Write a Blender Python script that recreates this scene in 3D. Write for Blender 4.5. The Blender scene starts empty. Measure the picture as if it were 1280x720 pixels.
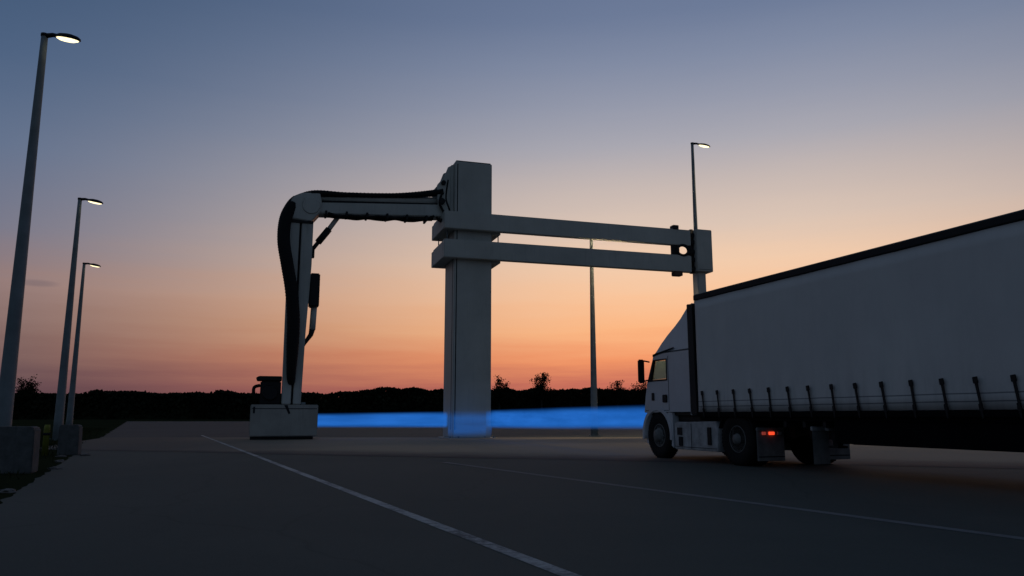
import bpy, bmesh, math, random
from mathutils import Vector, Matrix, noise
R = math.radians
scene = bpy.context.scene
COL = scene.collection
random.seed(7)

# ------------------------------------------------------------------ camera
cam_d = bpy.data.cameras.new("camera")
cam_d.lens = 27.0
cam_d.sensor_width = 36.0
cam_d.clip_start = 0.05
cam_d.clip_end = 6000
cam = bpy.data.objects.new("camera", cam_d)
COL.objects.link(cam)
cam.location = (0, 0, 1.08)
cam.rotation_euler = (R(90 + 9.462), 0, 0)
scene.camera = cam

# ------------------------------------------------------------------ view
scene.view_settings.view_transform = 'Standard'
scene.view_settings.look = 'None'
scene.view_settings.gamma = 1
scene.view_settings.exposure = 0
scene.render.filter_size = 2.0

SUN_AZ = 15.0     # degrees from +Y towards +X: where the afterglow is brightest


def lin(c):
    out = []
    for v in c:
        v /= 255.0
        out.append(v / 12.92 if v <= 0.04045 else ((v + 0.055) / 1.055) ** 2.4)
    return tuple(out) + (1.0,)


# ------------------------------------------------------------------ sky
world = bpy.data.worlds.new("World")
scene.world = world
world.use_nodes = True
nt = world.node_tree
nt.nodes.clear()


class NT:
    """small node helper"""
    def __init__(self, tree):
        self.t = tree

    def n(self, typ, **kw):
        nd = self.t.nodes.new(typ)
        for k, v in kw.items():
            setattr(nd, k, v)
        return nd

    def l(self, a, b):
        self.t.links.new(a, b)

    def m(self, op, a, b=None, c=None, clamp=False):
        nd = self.n('ShaderNodeMath', operation=op)
        nd.use_clamp = clamp
        for i, v in enumerate((a, b, c)):
            if v is None:
                continue
            if isinstance(v, (int, float)):
                nd.inputs[i].default_value = v
            else:
                self.l(v, nd.inputs[i])
        return nd.outputs[0]

    def rng(self, v, a, b, c=0.0, d=1.0, smooth=False):
        nd = self.n('ShaderNodeMapRange')
        nd.interpolation_type = 'SMOOTHSTEP' if smooth else 'LINEAR'
        self.l(v, nd.inputs[0])
        for i, x in enumerate((a, b, c, d)):
            nd.inputs[i + 1].default_value = x
        return nd.outputs[0]

    def ramp(self, v, stops):
        nd = self.n('ShaderNodeValToRGB')
        el = nd.color_ramp.elements
        el[0].position, el[0].color = stops[0]
        el[1].position, el[1].color = stops[-1]
        for p, c in stops[1:-1]:
            e = el.new(p)
            e.color = c
        self.l(v, nd.inputs[0])
        return nd.outputs[0]

    def mix(self, f, a, b, blend='MIX'):
        nd = self.n('ShaderNodeMix', data_type='RGBA', blend_type=blend)
        for sock, v in ((nd.inputs[0], f), (nd.inputs[6], a), (nd.inputs[7], b)):
            if isinstance(v, (int, float)):
                sock.default_value = v
            elif isinstance(v, tuple):
                sock.default_value = v
            else:
                self.l(v, sock)
        return nd.outputs[2]

    def noise(self, vec, scale, detail=4, rough=0.55, dist=0.0):
        nd = self.n('ShaderNodeTexNoise')
        nd.inputs['Scale'].default_value = scale
        nd.inputs['Detail'].default_value = detail
        nd.inputs['Roughness'].default_value = rough
        nd.inputs['Distortion'].default_value = dist
        if vec is not None:
            self.l(vec, nd.inputs['Vector'])
        return nd.outputs[0]

    def mapping(self, vec, scale=(1, 1, 1), rot=(0, 0, 0), loc=(0, 0, 0)):
        nd = self.n('ShaderNodeMapping')
        self.l(vec, nd.inputs[0])
        nd.inputs['Location'].default_value = loc
        nd.inputs['Rotation'].default_value = rot
        nd.inputs['Scale'].default_value = scale
        return nd.outputs[0]


W = NT(nt)
tc = W.n('ShaderNodeTexCoord')
sep = W.n('ShaderNodeSeparateXYZ')
W.l(tc.outputs['Generated'], sep.inputs[0])
x, y, z = sep.outputs
elev = W.m('MULTIPLY', W.m('ARCSINE', z), 180 / math.pi)
hl = W.m('MAXIMUM', W.m('SQRT', W.m('ADD', W.m('MULTIPLY', x, x), W.m('MULTIPLY', y, y))), 1e-4)
cd = W.m('DIVIDE', W.m('ADD', W.m('MULTIPLY', x, math.sin(R(SUN_AZ))), W.m('MULTIPLY', y, math.cos(R(SUN_AZ)))), hl)
diff = W.m('MULTIPLY', W.m('ARCCOSINE', W.m('MINIMUM', W.m('MAXIMUM', cd, -1.0), 1.0)), 180 / math.pi)
# faint uneven cirrus streaks, stretched along the horizon
mp = W.mapping(tc.outputs['Generated'], scale=(2.2, 2.2, 34.0))
nz = W.noise(mp, 1.6, 5, 0.6)
wob = W.m('MULTIPLY', W.m('SUBTRACT', nz, 0.5), 3.2)
wob = W.m('MULTIPLY', wob, W.rng(elev, 2.0, 16.0, 1.0, 0.15))
ef = W.m('DIVIDE', W.m('ADD', elev, wob), 90.0, clamp=True)


def stops(lst):
    return [(e / 90.0, lin(c)) for e, c in lst]


S = W.ramp(ef, stops([(0, (150, 82, 80)), (2.0, (198, 108, 91)), (4.0, (243, 150, 102)), (6.3, (252, 183, 131)), (8.9, (249, 197, 156)),
                      (11.2, (241, 203, 172)), (13.9, (219, 196, 180)), (16.9, (197, 183, 178)), (19.7, (170, 168, 177)),
                      (22.4, (150, 154, 171)), (25.5, (129, 139, 163)), (28.6, (109, 123, 152)), (36, (86, 103, 136)), (52, (66, 84, 112)),
                      (90, (56, 72, 98))]))
L = W.ramp(ef, stops([(0, (80, 62, 72)), (2.5, (94, 78, 84)), (4.9, (118, 98, 98)), (8.4, (141, 119, 119)), (11.9, (112, 116, 136)),
                      (16.8, (94, 111, 139)), (22.5, (74, 96, 127)), (28, (63, 86, 117)), (40, (56, 74, 104)), (90, (56, 72, 98))]))
N = W.ramp(ef, stops([(0, (72, 76, 88)), (10, (84, 98, 116)), (25, (86, 103, 124)), (55, (72, 88, 110)), (90, (56, 72, 98))]))
wSL = W.rng(diff, 4.0, 56.0, 0.0, 1.0, True)
wLN = W.rng(diff, 50.0, 115.0, 0.0, 1.0, True)
c = W.mix(wSL, S, L)
c = W.mix(wLN, c, N)
# one small dark cloud low in the sky on the left
cx, cz = R(-32.1), R(8.35)
cdir = Vector((math.sin(cx) * math.cos(cz), math.cos(cx) * math.cos(cz), math.sin(cz)))
right = Vector((math.cos(cx), -math.sin(cx), 0))
dp = W.n('ShaderNodeVectorMath', operation='DOT_PRODUCT')
W.l(tc.outputs['Generated'], dp.inputs[0])
dp.inputs[1].default_value = right
a1 = W.m('DIVIDE', dp.outputs['Value'], 0.023)
b1 = W.m('DIVIDE', W.m('SUBTRACT', z, cdir.z), 0.0042)
front = W.m('GREATER_THAN', y, 0.0)
rr = W.m('ADD', W.m('MULTIPLY', a1, a1), W.m('MULTIPLY', b1, b1))
rr = W.m('ADD', rr, W.m('MULTIPLY', W.m('SUBTRACT', nz, 0.5), 2.5))
cl = W.m('MULTIPLY', W.m('MULTIPLY', W.rng(rr, 0.0, 1.5, 1.0, 0.0, True), 0.3), front)
c = W.mix(cl, c, lin((72, 74, 92)))
bg = W.n('ShaderNodeBackground')
W.l(c, bg.inputs[0])
bg.inputs[1].default_value = 1.0
sky = W.n('ShaderNodeTexSky', sky_type='NISHITA')
sky.sun_disc = False
sky.sun_elevation = R(-5.0)
sky.sun_rotation = R(SUN_AZ)
bg2 = W.n('ShaderNodeBackground')
W.l(sky.outputs[0], bg2.inputs[0])
bg2.inputs[1].default_value = 0.05
ad = W.n('ShaderNodeAddShader')
W.l(bg.outputs[0], ad.inputs[0])
W.l(bg2.outputs[0], ad.inputs[1])
out = W.n('ShaderNodeOutputWorld')
W.l(ad.outputs[0], out.inputs[0])

# ------------------------------------------------------------------ sun (below the horizon: only its last glow)
sd = bpy.data.lights.new("sun", 'SUN')
sd.energy = 0.03
sd.angle = R(20)
sd.color = (1.0, 0.55, 0.35)
sun = bpy.data.objects.new("sun", sd)
COL.objects.link(sun)
d = Vector((math.sin(R(SUN_AZ)), math.cos(R(SUN_AZ)), math.tan(R(3))))
sun.rotation_euler = d.to_track_quat('Z', 'Y').to_euler()


# ------------------------------------------------------------------ materials
def mat(name, col, rough=0.6, metal=0.0, spec=0.3, vary=0.12, scale=3.0, bump=0.0, bscale=40.0, streak=0.0, coat=0.0):
    m = bpy.data.materials.new(name)
    m.use_nodes = True
    T = NT(m.node_tree)
    b = m.node_tree.nodes['Principled BSDF']
    tcn = T.n('ShaderNodeTexCoord')
    v = T.noise(tcn.outputs['Object'], scale, 6, 0.6)
    dark = tuple(k * (1 - vary * 1.6) for k in col) + (1,)
    lite = tuple(min(1, k * (1 + vary)) for k in col) + (1,)
    cc = T.mix(T.rng(v, 0.3, 0.7), dark, lite)
    if streak:
        sv = T.noise(T.mapping(tcn.outputs['Object'], scale=(5, 5, 0.35)), 1.6, 5, 0.65)
        cc = T.mix(T.m('MULTIPLY', T.rng(sv, 0.52, 0.78, smooth=True), streak), cc, tuple(k * 0.45 for k in col) + (1,))
    T.l(cc, b.inputs['Base Color'])
    b.inputs['Roughness'].default_value = rough
    T.l(T.rng(v, 0.2, 0.8, max(0, rough - 0.08), min(1, rough + 0.1)), b.inputs['Roughness'])
    b.inputs['Metallic'].default_value = metal
    b.inputs['Specular IOR Level'].default_value = spec
    b.inputs['Coat Weight'].default_value = coat
    if bump:
        bn = T.n('ShaderNodeBump')
        bn.inputs['Strength'].default_value = bump
        bn.inputs['Distance'].default_value = 0.02
        T.l(T.noise(tcn.outputs['Object'], bscale, 5, 0.6), bn.inputs['Height'])
        T.l(bn.outputs[0], b.inputs['Normal'])
    return m


M = {}
M['gantry'] = mat('gantry_paint', (0.42, 0.42, 0.38), 0.55, spec=0.3, vary=0.10, scale=0.5, streak=0.35)
M['base'] = mat('base_paint', (0.31, 0.30, 0.27), 0.6, spec=0.25, vary=0.10, scale=1.0, streak=0.4)
M['black'] = mat('black_steel', (0.012, 0.013, 0.015), 0.6, spec=0.2)
M['underside'] = mat('underside_black', (0.004, 0.004, 0.005), 0.8, spec=0.05)
M['groove'] = mat('shadow_gap_rubber', (0.02, 0.022, 0.026), 0.85, spec=0.1)
M['rubber'] = mat('rubber', (0.010, 0.010, 0.011), 0.8, spec=0.15, bump=0.3, bscale=30)
M['hose'] = mat('hose_rubber', (0.009, 0.010, 0.011), 0.75, spec=0.15)
M['rust'] = mat('rusty_pin', (0.09, 0.05, 0.035), 0.8)
M['steel'] = mat('galvanised', (0.17, 0.20, 0.21), 0.6, metal=0.0, vary=0.15, scale=2.0, streak=0.3)
M['cab'] = mat('cab_paint', (0.48, 0.50, 0.53), 0.38, spec=0.45, vary=0.05, scale=1.5, streak=0.2, coat=0.2)
M['skirt'] = mat('skirt_paint', (0.34, 0.35, 0.36), 0.5, spec=0.3, vary=0.25, scale=4, streak=0.5)
M['rim'] = mat('wheel_steel', (0.15, 0.15, 0.145), 0.6, metal=0.0, vary=0.25, scale=8)
M['flap'] = mat('grey_flap', (0.16, 0.16, 0.16), 0.75, vary=0.2, scale=5)
M['concrete_block'] = mat('cast_concrete', (0.095, 0.10, 0.10), 0.9, spec=0.15, vary=0.2, scale=5, bump=0.5, bscale=18, streak=0.5)
M['stone'] = mat('stone', (0.13, 0.12, 0.11), 0.9, vary=0.25, scale=9, bump=0.5)
M['yellow'] = mat('yellow_post_paint', (0.16, 0.17, 0.02), 0.6, vary=0.2, scale=6, streak=0.4)
M['bark'] = mat('bark', (0.03, 0.025, 0.02), 0.95, vary=0.3, scale=4)
M['leaf'] = mat('leaf', (0.020, 0.024, 0.014), 0.95, spec=0.05, vary=0.35, scale=0.15)
M['grass'] = mat('grass_blades', (0.028, 0.036, 0.014), 0.95, spec=0.05, vary=0.4, scale=1.2)
M['seat'] = mat('seat_cloth', (0.03, 0.03, 0.035), 0.9)
M['interior'] = mat('cab_trim', (0.02, 0.02, 0.022), 0.8)


def emit(name, col, s):
    m = bpy.data.materials.new(name)
    m.use_nodes = True
    b = m.node_tree.nodes['Principled BSDF']
    b.inputs['Base Color'].default_value = (0.3, 0.3, 0.3, 1)
    T = NT(m.node_tree)
    t = T.n('ShaderNodeTexCoord')
    v = T.noise(t.outputs['Object'], 12, 2)
    T.l(T.rng(v, 0.2, 0.8, s * 0.85, s * 1.15), b.inputs['Emission Strength'])
    b.inputs['Emission Color'].default_value = col + (1,)
    return m


M['lens'] = emit('lamp_lens', (1.0, 0.86, 0.50), 1.9)
M['red'] = emit('tail_lamp_red', (1.0, 0.07, 0.02), 1.2)
M['reddim'] = emit('tail_lamp_dim', (0.9, 0.10, 0.05), 0.22)
M['whitelens'] = mat('clear_lamp_lens', (0.45, 0.42, 0.40), 0.3, spec=0.6)

# tinted glass
g = bpy.data.materials.new('tinted_glass')
g.use_nodes = True
T = NT(g.node_tree)
g.node_tree.nodes.clear()
tr = T.n('ShaderNodeBsdfTransparent')
gl = T.n('ShaderNodeBsdfGlossy')
gl.inputs['Roughness'].default_value = 0.08
t = T.n('ShaderNodeTexCoord')
T.l(T.mix(T.noise(t.outputs['Object'], 5, 3), (0.54, 0.72, 0.74, 1), (0.60, 0.78, 0.80, 1)), tr.inputs[0])
fr = T.n('ShaderNodeFresnel')
fr.inputs[0].default_value = 1.4
ms = T.n('ShaderNodeMixShader')
T.l(T.m('MULTIPLY', fr.outputs[0], 0.6), ms.inputs[0])
T.l(tr.outputs[0], ms.inputs[1])
T.l(gl.outputs[0], ms.inputs[2])
o = T.n('ShaderNodeOutputMaterial')
T.l(ms.outputs[0], o.inputs[0])
M['glass'] = g


def ground_mat(name, base, alt, alt2, big, fine, bump, spec=0.15, cracks=0.0, rough=0.9):
    m = bpy.data.materials.new(name)
    m.use_nodes = True
    T = NT(m.node_tree)
    b = m.node_tree.nodes['Principled BSDF']
    tcn = T.n('ShaderNodeTexCoord')
    P = tcn.outputs['Object']
    n1 = T.noise(P, big, 6, 0.6, 0.4)
    c = T.mix(T.rng(n1, 0.38, 0.62, smooth=True), base + (1,), alt + (1,))
    n2 = T.noise(T.mapping(P, scale=(1, 0.12, 1), rot=(0, 0, R(-20))), big * 3, 5, 0.6)
    c = T.mix(T.m('MULTIPLY', T.rng(n2, 0.52, 0.72, smooth=True), 0.55), c, alt2 + (1,))
    n3 = T.noise(P, fine, 3, 0.7)
    c = T.mix(0.35, c, T.mix(n3, tuple(k * 0.4 for k in base) + (1,), tuple(k * 1.8 for k in base) + (1,)))
    if cracks:
        vo = T.n('ShaderNodeTexVoronoi', feature='DISTANCE_TO_EDGE')
        vo.inputs['Scale'].default_value = 0.16
        wv = T.n('ShaderNodeVectorMath', operation='ADD')
        nn = T.n('ShaderNodeTexNoise')
        nn.inputs['Scale'].default_value = 0.6
        nn.inputs['Detail'].default_value = 6
        T.l(P, nn.inputs['Vector'])
        T.l(P, wv.inputs[0])
        T.l(nn.outputs[1], wv.inputs[1])
        T.l(wv.outputs[0], vo.inputs['Vector'])
        ck = T.rng(vo.outputs[0], 0.0, 0.006, cracks, 0.0)
        c = T.mix(ck, c, tuple(k * 0.35 for k in base) + (1,))
    T.l(c, b.inputs['Base Color'])
    b.inputs['Roughness'].default_value = rough
    b.inputs['Specular IOR Level'].default_value = spec
    bn = T.n('ShaderNodeBump')
    bn.inputs['Strength'].default_value = bump
    bn.inputs['Distance'].default_value = 0.01
    T.l(n3, bn.inputs['Height'])
    T.l(bn.outputs[0], b.inputs['Normal'])
    return m


M['asphalt'] = ground_mat('asphalt', (0.066, 0.074, 0.066), (0.082, 0.089, 0.079), (0.053, 0.059, 0.054), 0.12, 55, 0.35, cracks=0.22)
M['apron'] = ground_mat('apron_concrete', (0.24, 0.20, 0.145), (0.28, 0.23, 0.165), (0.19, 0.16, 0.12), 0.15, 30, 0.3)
M['road'] = ground_mat('old_road', (0.060, 0.062, 0.060), (0.072, 0.072, 0.070), (0.048, 0.049, 0.048), 0.1, 30, 0.3)
M['field'] = ground_mat('field_grass', (0.018, 0.022, 0.011), (0.026, 0.030, 0.014), (0.014, 0.016, 0.009), 0.05, 6, 0.6, spec=0.0, rough=1.0)

# the concrete blends to dark grey towards its near edge and the left
_t = M['apron'].node_tree
T = NT(_t)
_b = _t.nodes['Principled BSDF']
_src = _b.inputs['Base Color'].links[0].from_socket
_tc = T.n('ShaderNodeTexCoord')
_s = T.n('ShaderNodeSeparateXYZ')
T.l(_tc.outputs['Object'], _s.inputs[0])
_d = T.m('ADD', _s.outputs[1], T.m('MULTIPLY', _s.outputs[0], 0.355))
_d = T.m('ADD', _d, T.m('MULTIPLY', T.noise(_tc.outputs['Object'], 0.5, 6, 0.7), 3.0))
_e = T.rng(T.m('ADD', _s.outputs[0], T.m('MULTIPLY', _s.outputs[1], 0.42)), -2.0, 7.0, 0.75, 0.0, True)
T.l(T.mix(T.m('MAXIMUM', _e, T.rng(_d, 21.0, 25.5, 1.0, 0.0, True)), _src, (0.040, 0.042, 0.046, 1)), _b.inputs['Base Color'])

# worn lane paint
pm = bpy.data.materials.new('worn_lane_paint')
pm.use_nodes = True
T = NT(pm.node_tree)
b = pm.node_tree.nodes['Principled BSDF']
t = T.n('ShaderNodeTexCoord')
n1 = T.noise(t.outputs['Object'], 9, 6, 0.7)
n2 = T.noise(t.outputs['Object'], 0.8, 3, 0.5)
wear = T.rng(T.m('ADD', T.m('MULTIPLY', n1, 0.6), T.m('MULTIPLY', n2, 0.4)), 0.40, 0.56)
T.l(T.mix(wear, (0.13, 0.135, 0.135, 1), (0.42, 0.42, 0.40, 1)), b.inputs['Base Color'])
b.inputs['Roughness'].default_value = 0.85
b.inputs['Specular IOR Level'].default_value = 0.15
M['paint'] = pm
pf = pm.copy()
pf.name = 'faded_lane_paint'
for nd in pf.node_tree.nodes:
    if nd.bl_idname == 'ShaderNodeMix':
        nd.inputs[7].default_value = (0.17, 0.175, 0.175, 1)
M['paint_faded'] = pf

# trailer curtain: pale vinyl with hem seams near the bottom
cm = bpy.data.materials.new('curtain_vinyl')
cm.use_nodes = True
T = NT(cm.node_tree)
b = cm.node_tree.nodes['Principled BSDF']
t = T.n('ShaderNodeTexCoord')
sp = T.n('ShaderNodeSeparateXYZ')
T.l(t.outputs['Object'], sp.inputs[0])
v = T.noise(t.outputs['Object'], 0.7, 6, 0.6)
cc = T.mix(T.rng(v, 0.3, 0.7), (0.53, 0.52, 0.51, 1), (0.60, 0.59, 0.57, 1))
grime = T.noise(T.mapping(t.outputs['Object'], scale=(3, 3, 0.5)), 1.3, 6, 0.65)
gz = T.rng(sp.outputs[2], 1.2, 2.0, 1.0, 0.15)
cc = T.mix(T.m('MULTIPLY', T.m('MULTIPLY', T.rng(grime, 0.45, 0.75), gz), 0.5), cc, (0.22, 0.22, 0.22, 1))
wobz = T.m('ADD', sp.outputs[2], T.m('MULTIPLY', T.noise(t.outputs['Object'], 1.1, 2), 0.02))
for zc in (1.305, 1.425):
    ln = T.rng(T.m('ABSOLUTE', T.m('SUBTRACT', wobz, zc)), 0.006, 0.014, 0.75, 0.0)
    cc = T.mix(ln, cc, (0.08, 0.09, 0.11, 1))
T.l(cc, b.inputs['Base Color'])
b.inputs['Roughness'].default_value = 0.6
b.inputs['Specular IOR Level'].default_value = 0.25
M['curtain'] = cm


# ------------------------------------------------------------------ geometry helpers
class MB:
    def __init__(self):
        self.bm = bmesh.new()
        self.mats = []

    def mi(self, m):
        if m not in self.mats:
            self.mats.append(m)
        return self.mats.index(m)

    def box(self, x0, x1, y0, y1, z0, z1, m, bev=0.0, rot=None, piv=None):
        r = bmesh.ops.create_cube(self.bm, size=1.0)
        vs = r['verts']
        for v in vs:
            v.co = Vector((x0 + (v.co.x + .5) * (x1 - x0), y0 + (v.co.y + .5) * (y1 - y0), z0 + (v.co.z + .5) * (z1 - z0)))
        fs = set(f for v in vs for f in v.link_faces)
        i = self.mi(m)
        for f in fs:
            f.material_index = i
        if bev:
            es = list(set(e for v in vs for e in v.link_edges))
            rb = bmesh.ops.bevel(self.bm, geom=es, offset=bev, segments=2, affect='EDGES', clamp_overlap=True)
            for f in rb['faces']:
                f.material_index = i
            vs = list(set(v for f in rb['faces'] for v in f.verts))
        if rot is not None:
            bmesh.ops.rotate(self.bm, verts=vs, cent=piv or (0, 0, 0), matrix=rot)
        return self

    def prism(self, pts, y0, y1, m, axis='y', bev=0.0):
        """outline pts in (a,b), extruded along axis"""
        def P(a, b, t):
            return {'y': (a, t, b), 'x': (t, a, b), 'z': (a, b, t)}[axis]
        A = [self.bm.verts.new(P(a, b, y0)) for a, b in pts]
        B = [self.bm.verts.new(P(a, b, y1)) for a, b in pts]
        i = self.mi(m)
        fs = [self.bm.faces.new(A), self.bm.faces.new(B[::-1])]
        n = len(pts)
        for k in range(n):
            fs.append(self.bm.faces.new((A[k], B[k], B[(k + 1) % n], A[(k + 1) % n])))
        for f in fs:
            f.material_index = i
        bmesh.ops.recalc_face_normals(self.bm, faces=fs)
        if bev:
            es = list(set(e for f in fs for e in f.edges))
            rb = bmesh.ops.bevel(self.bm, geom=es, offset=bev, segments=2, affect='EDGES', clamp_overlap=True)
            for f in rb['faces']:
                f.material_index = i
        return self

    def tube(self, pts, rad, m, seg=12, cap=True):
        pts = [Vector(p) for p in pts]
        rs = rad if isinstance(rad, (list, tuple)) else [rad] * len(pts)
        i = self.mi(m)
        rings = []
        nrm = None
        for k, p in enumerate(pts):
            a = pts[max(0, k - 1)]
            c = pts[min(len(pts) - 1, k + 1)]
            t = (c - a).normalized()
            if nrm is None:
                nrm = t.orthogonal().normalized()
            nrm = (nrm - t * nrm.dot(t)).normalized()
            bn = t.cross(nrm)
            rings.append([self.bm.verts.new(p + (nrm * math.cos(2 * math.pi * j / seg) + bn * math.sin(2 * math.pi * j / seg)) * rs[k]) for j in range(seg)])
        for k in range(len(rings) - 1):
            for j in range(seg):
                f = self.bm.faces.new((rings[k][j], rings[k][(j + 1) % seg], rings[k + 1][(j + 1) % seg], rings[k + 1][j]))
                f.material_index = i
                f.smooth = True
        if cap:
            f = self.bm.faces.new(rings[0][::-1]); f.material_index = i
            f = self.bm.faces.new(rings[-1]); f.material_index = i
        return self

    def lathe(self, prof, m, cent, axis='y', seg=40):
        """prof: list of (t, r) along axis"""
        i = self.mi(m)
        rings = []
        for t, r in prof:
            ring = []
            for j in range(seg):
                a = 2 * math.pi * j / seg
                ca, sa = r * math.cos(a), r * math.sin(a)
                q = {'y': (ca, t, sa), 'x': (t, ca, sa), 'z': (ca, sa, t)}[axis]
                ring.append(self.bm.verts.new(Vector(cent) + Vector(q)))
            rings.append(ring)
        fs = []
        for k in range(len(rings) - 1):
            for j in range(seg):
                f = self.bm.faces.new((rings[k][j], rings[k][(j + 1) % seg], rings[k + 1][(j + 1) % seg], rings[k + 1][j]))
                f.material_index = i
                f.smooth = True
                fs.append(f)
        for rg in (rings[0], rings[-1]):
            f = self.bm.faces.new(rg)
            f.material_index = i
            fs.append(f)
        bmesh.ops.recalc_face_normals(self.bm, faces=fs)
        return self

    def quad(self, pts, m):
        f = self.bm.faces.new([self.bm.verts.new(p) for p in pts])
        f.material_index = self.mi(m)
        return self

    def build(self, name, parent=None, loc=None):
        me = bpy.data.meshes.new(name)
        self.bm.to_mesh(me)
        self.bm.free()
        for m in self.mats:
            me.materials.append(M[m] if isinstance(m, str) else m)
        ob = bpy.data.objects.new(name, me)
        COL.objects.link(ob)
        if parent:
            ob.parent = parent
        if loc:
            ob.location = loc
        return ob


def tag(o, label=None, cat=None, group=None, kind=None):
    if label: o['label'] = label
    if cat: o['category'] = cat
    if group: o['group'] = group
    if kind: o['kind'] = kind
    return o


def empty(name, loc, rz=0):
    e = bpy.data.objects.new(name, None)
    e.empty_display_size = 0.3
    COL.objects.link(e)
    e.location = loc
    e.rotation_euler = (0, 0, rz)
    return e


def copy_tree(o, parent=None):
    c = o.copy()
    COL.objects.link(c)
    c.parent = parent
    for ch in list(o.children):
        copy_tree(ch, c)
    return c


# ------------------------------------------------------------------ ground
MB().quad([(-2500, -600, 0), (2500, -600, 0), (2500, 4500, 0), (-2500, 4500, 0)], 'field').build('ground')
tag(bpy.data.objects['ground'], 'dark grass field reaching the tree line', None, None, 'structure')


def jag(p, q, n, amp, seed):
    """points from p to q with a slightly uneven edge"""
    p = Vector(p); q = Vector(q)
    nn = Vector((-(q - p).y, (q - p).x)).normalized()
    out = []
    for i in range(n + 1):
        t = i / n
        w = noise.noise(Vector((t * n * 0.35, seed, 0))) * amp
        out.append(tuple(p.lerp(q, t) + nn * w))
    return out


def sheet(name, pts, z, m, label):
    mb = MB()
    f = mb.bm.faces.new([mb.bm.verts.new((a, b_, z)) for a, b_ in pts])
    f.material_index = mb.mi(m)
    f.normal_update()
    if f.normal.z < 0:
        f.normal_flip()
    return tag(mb.build(name), label, None, None, 'structure')


edge = jag((13.4, -31.0), (-17.4, 32.6), 420, 0.09, 3.1)
# asphalt yard (south side), apron of concrete, old road leading away
sheet('asphalt_yard', edge + [(-13.9, 39.7), (70, 39.7), (70, -31)], 0.006, 'asphalt', 'dark asphalt yard surface')
sheet('road', jag((-17.0, 31.8), (-78, 158), 200, 0.2, 8.0) + [(-53.2, 158), (-10.5, 39.7), (-9.0, 31)], 0.009, 'road', 'worn pale road leading away past the lamp posts')
sheet('back_road', [(-12, 39.4), (90, 39.4), (90, 82), (-27, 82)], 0.003, 'asphalt', 'dark asphalt strip behind the gantry')
near = jag((-16.0, 25.6), (60, -1.4), 90, 0.35, 5.5)
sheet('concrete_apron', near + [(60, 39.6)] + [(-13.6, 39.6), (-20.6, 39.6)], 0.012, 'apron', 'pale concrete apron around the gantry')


def line(name, p, q, w, m, label, z=0.0095, n=120):
    p = Vector(p); q = Vector(q)
    dd = (q - p).normalized()
    nn = Vector((-dd.y, dd.x))
    mb = MB()
    i = mb.mi(m)
    prev = None
    for k in range(n + 1):
        t = k / n
        c_ = p.lerp(q, t)
        zz = z + 0.0065 * max(0.0, min(1.0, (c_.y + .355 * c_.x - 15.0) / 3.5))
        w1 = w / 2 * (1 + 0.10 * noise.noise(Vector((t * 40, 1.3, 0))))
        a = mb.bm.verts.new((c_.x + nn.x * w1, c_.y + nn.y * w1, zz))
        b2 = mb.bm.verts.new((c_.x - nn.x * w1, c_.y - nn.y * w1, zz))
        if prev:
            f = mb.bm.faces.new((prev[0], a, b2, prev[1]))
            f.material_index = i
        prev = (a, b2)
    bmesh.ops.recalc_face_normals(mb.bm, faces=mb.bm.faces)
    return tag(mb.build(name), label, None, None, 'structure')


line('lane_line', (-17.3, 43.6), (5.4, -5.3), 0.13, 'paint', 'white lane line running away beside the yard edge')
line('lane_line', (-1.6, 18.4), (12.0, -6.7), 0.15, 'paint_faded', 'faded white lane line in front of the truck')
line('lane_line', (7.6, 11.6), (12.4, 9.1), 0.10, 'paint_faded', 'very faint short line near the trailer')

# grass verge tufts
mb = MB()
gi = mb.mi('grass')
rg = random.Random(4)
for k in range(15000):
    Y = 9 + 60 * rg.random() ** 1.7
    ex = -7.01 - (Y - 10.84) * 0.4835
    X = ex - 0.10 - abs(rg.gauss(0, 2.2)) - rg.random() * 1.5
    h = rg.uniform(0.03, 0.16)
    a = rg.random() * math.pi
    dx, dy = math.cos(a) * 0.012, math.sin(a) * 0.012
    lx, ly = rg.gauss(0, 0.04), rg.gauss(0, 0.04)
    f = mb.bm.faces.new([mb.bm.verts.new((X - dx, Y - dy, 0)), mb.bm.verts.new((X + dx, Y + dy, 0)), mb.bm.verts.new((X + lx, Y + ly, h))])
    f.material_index = gi
tag(mb.build('verge_grass'), 'rough dark grass along the edge of the pavement', 'grass', None, 'stuff')

# ------------------------------------------------------------------ far tree belt
mb = MB()
li = mb.mi('leaf')
rg = random.Random(11)


def ridge(X, s=0.0):
    h = 8.2 + 0.9 * noise.noise(Vector((X * 0.012, s, 1.7))) + 0.9 * noise.noise(Vector((X * 0.06, s, 4.2))) + 0.8 * noise.noise(Vector((X * 0.21, s, 9.0)))
    return h + (1.0 if X > -60 else 0.0) * min(1, (X + 60) / 20 if X < -40 else 1)


def leafclump(bm, c_, r, i, rr):
    # a clump is two crossing bent quads
    for q in range(2):
        n_ = Vector((rr.gauss(0, 1), rr.gauss(0, 1), rr.gauss(0, 1))).normalized()
        u = n_.orthogonal().normalized()
        u.rotate(Matrix.Rotation(rr.random() * 6.28, 3, n_))
        v_ = n_.cross(u)
        pts = [c_ + u * r * rr.uniform(.6, 1.1), c_ + v_ * r * rr.uniform(.5, 1), c_ - u * r * rr.uniform(.6, 1.1), c_ - v_ * r * rr.uniform(.5, 1)]
        f = bm.faces.new([bm.verts.new(p) for p in pts])
        f.material_index = i


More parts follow.
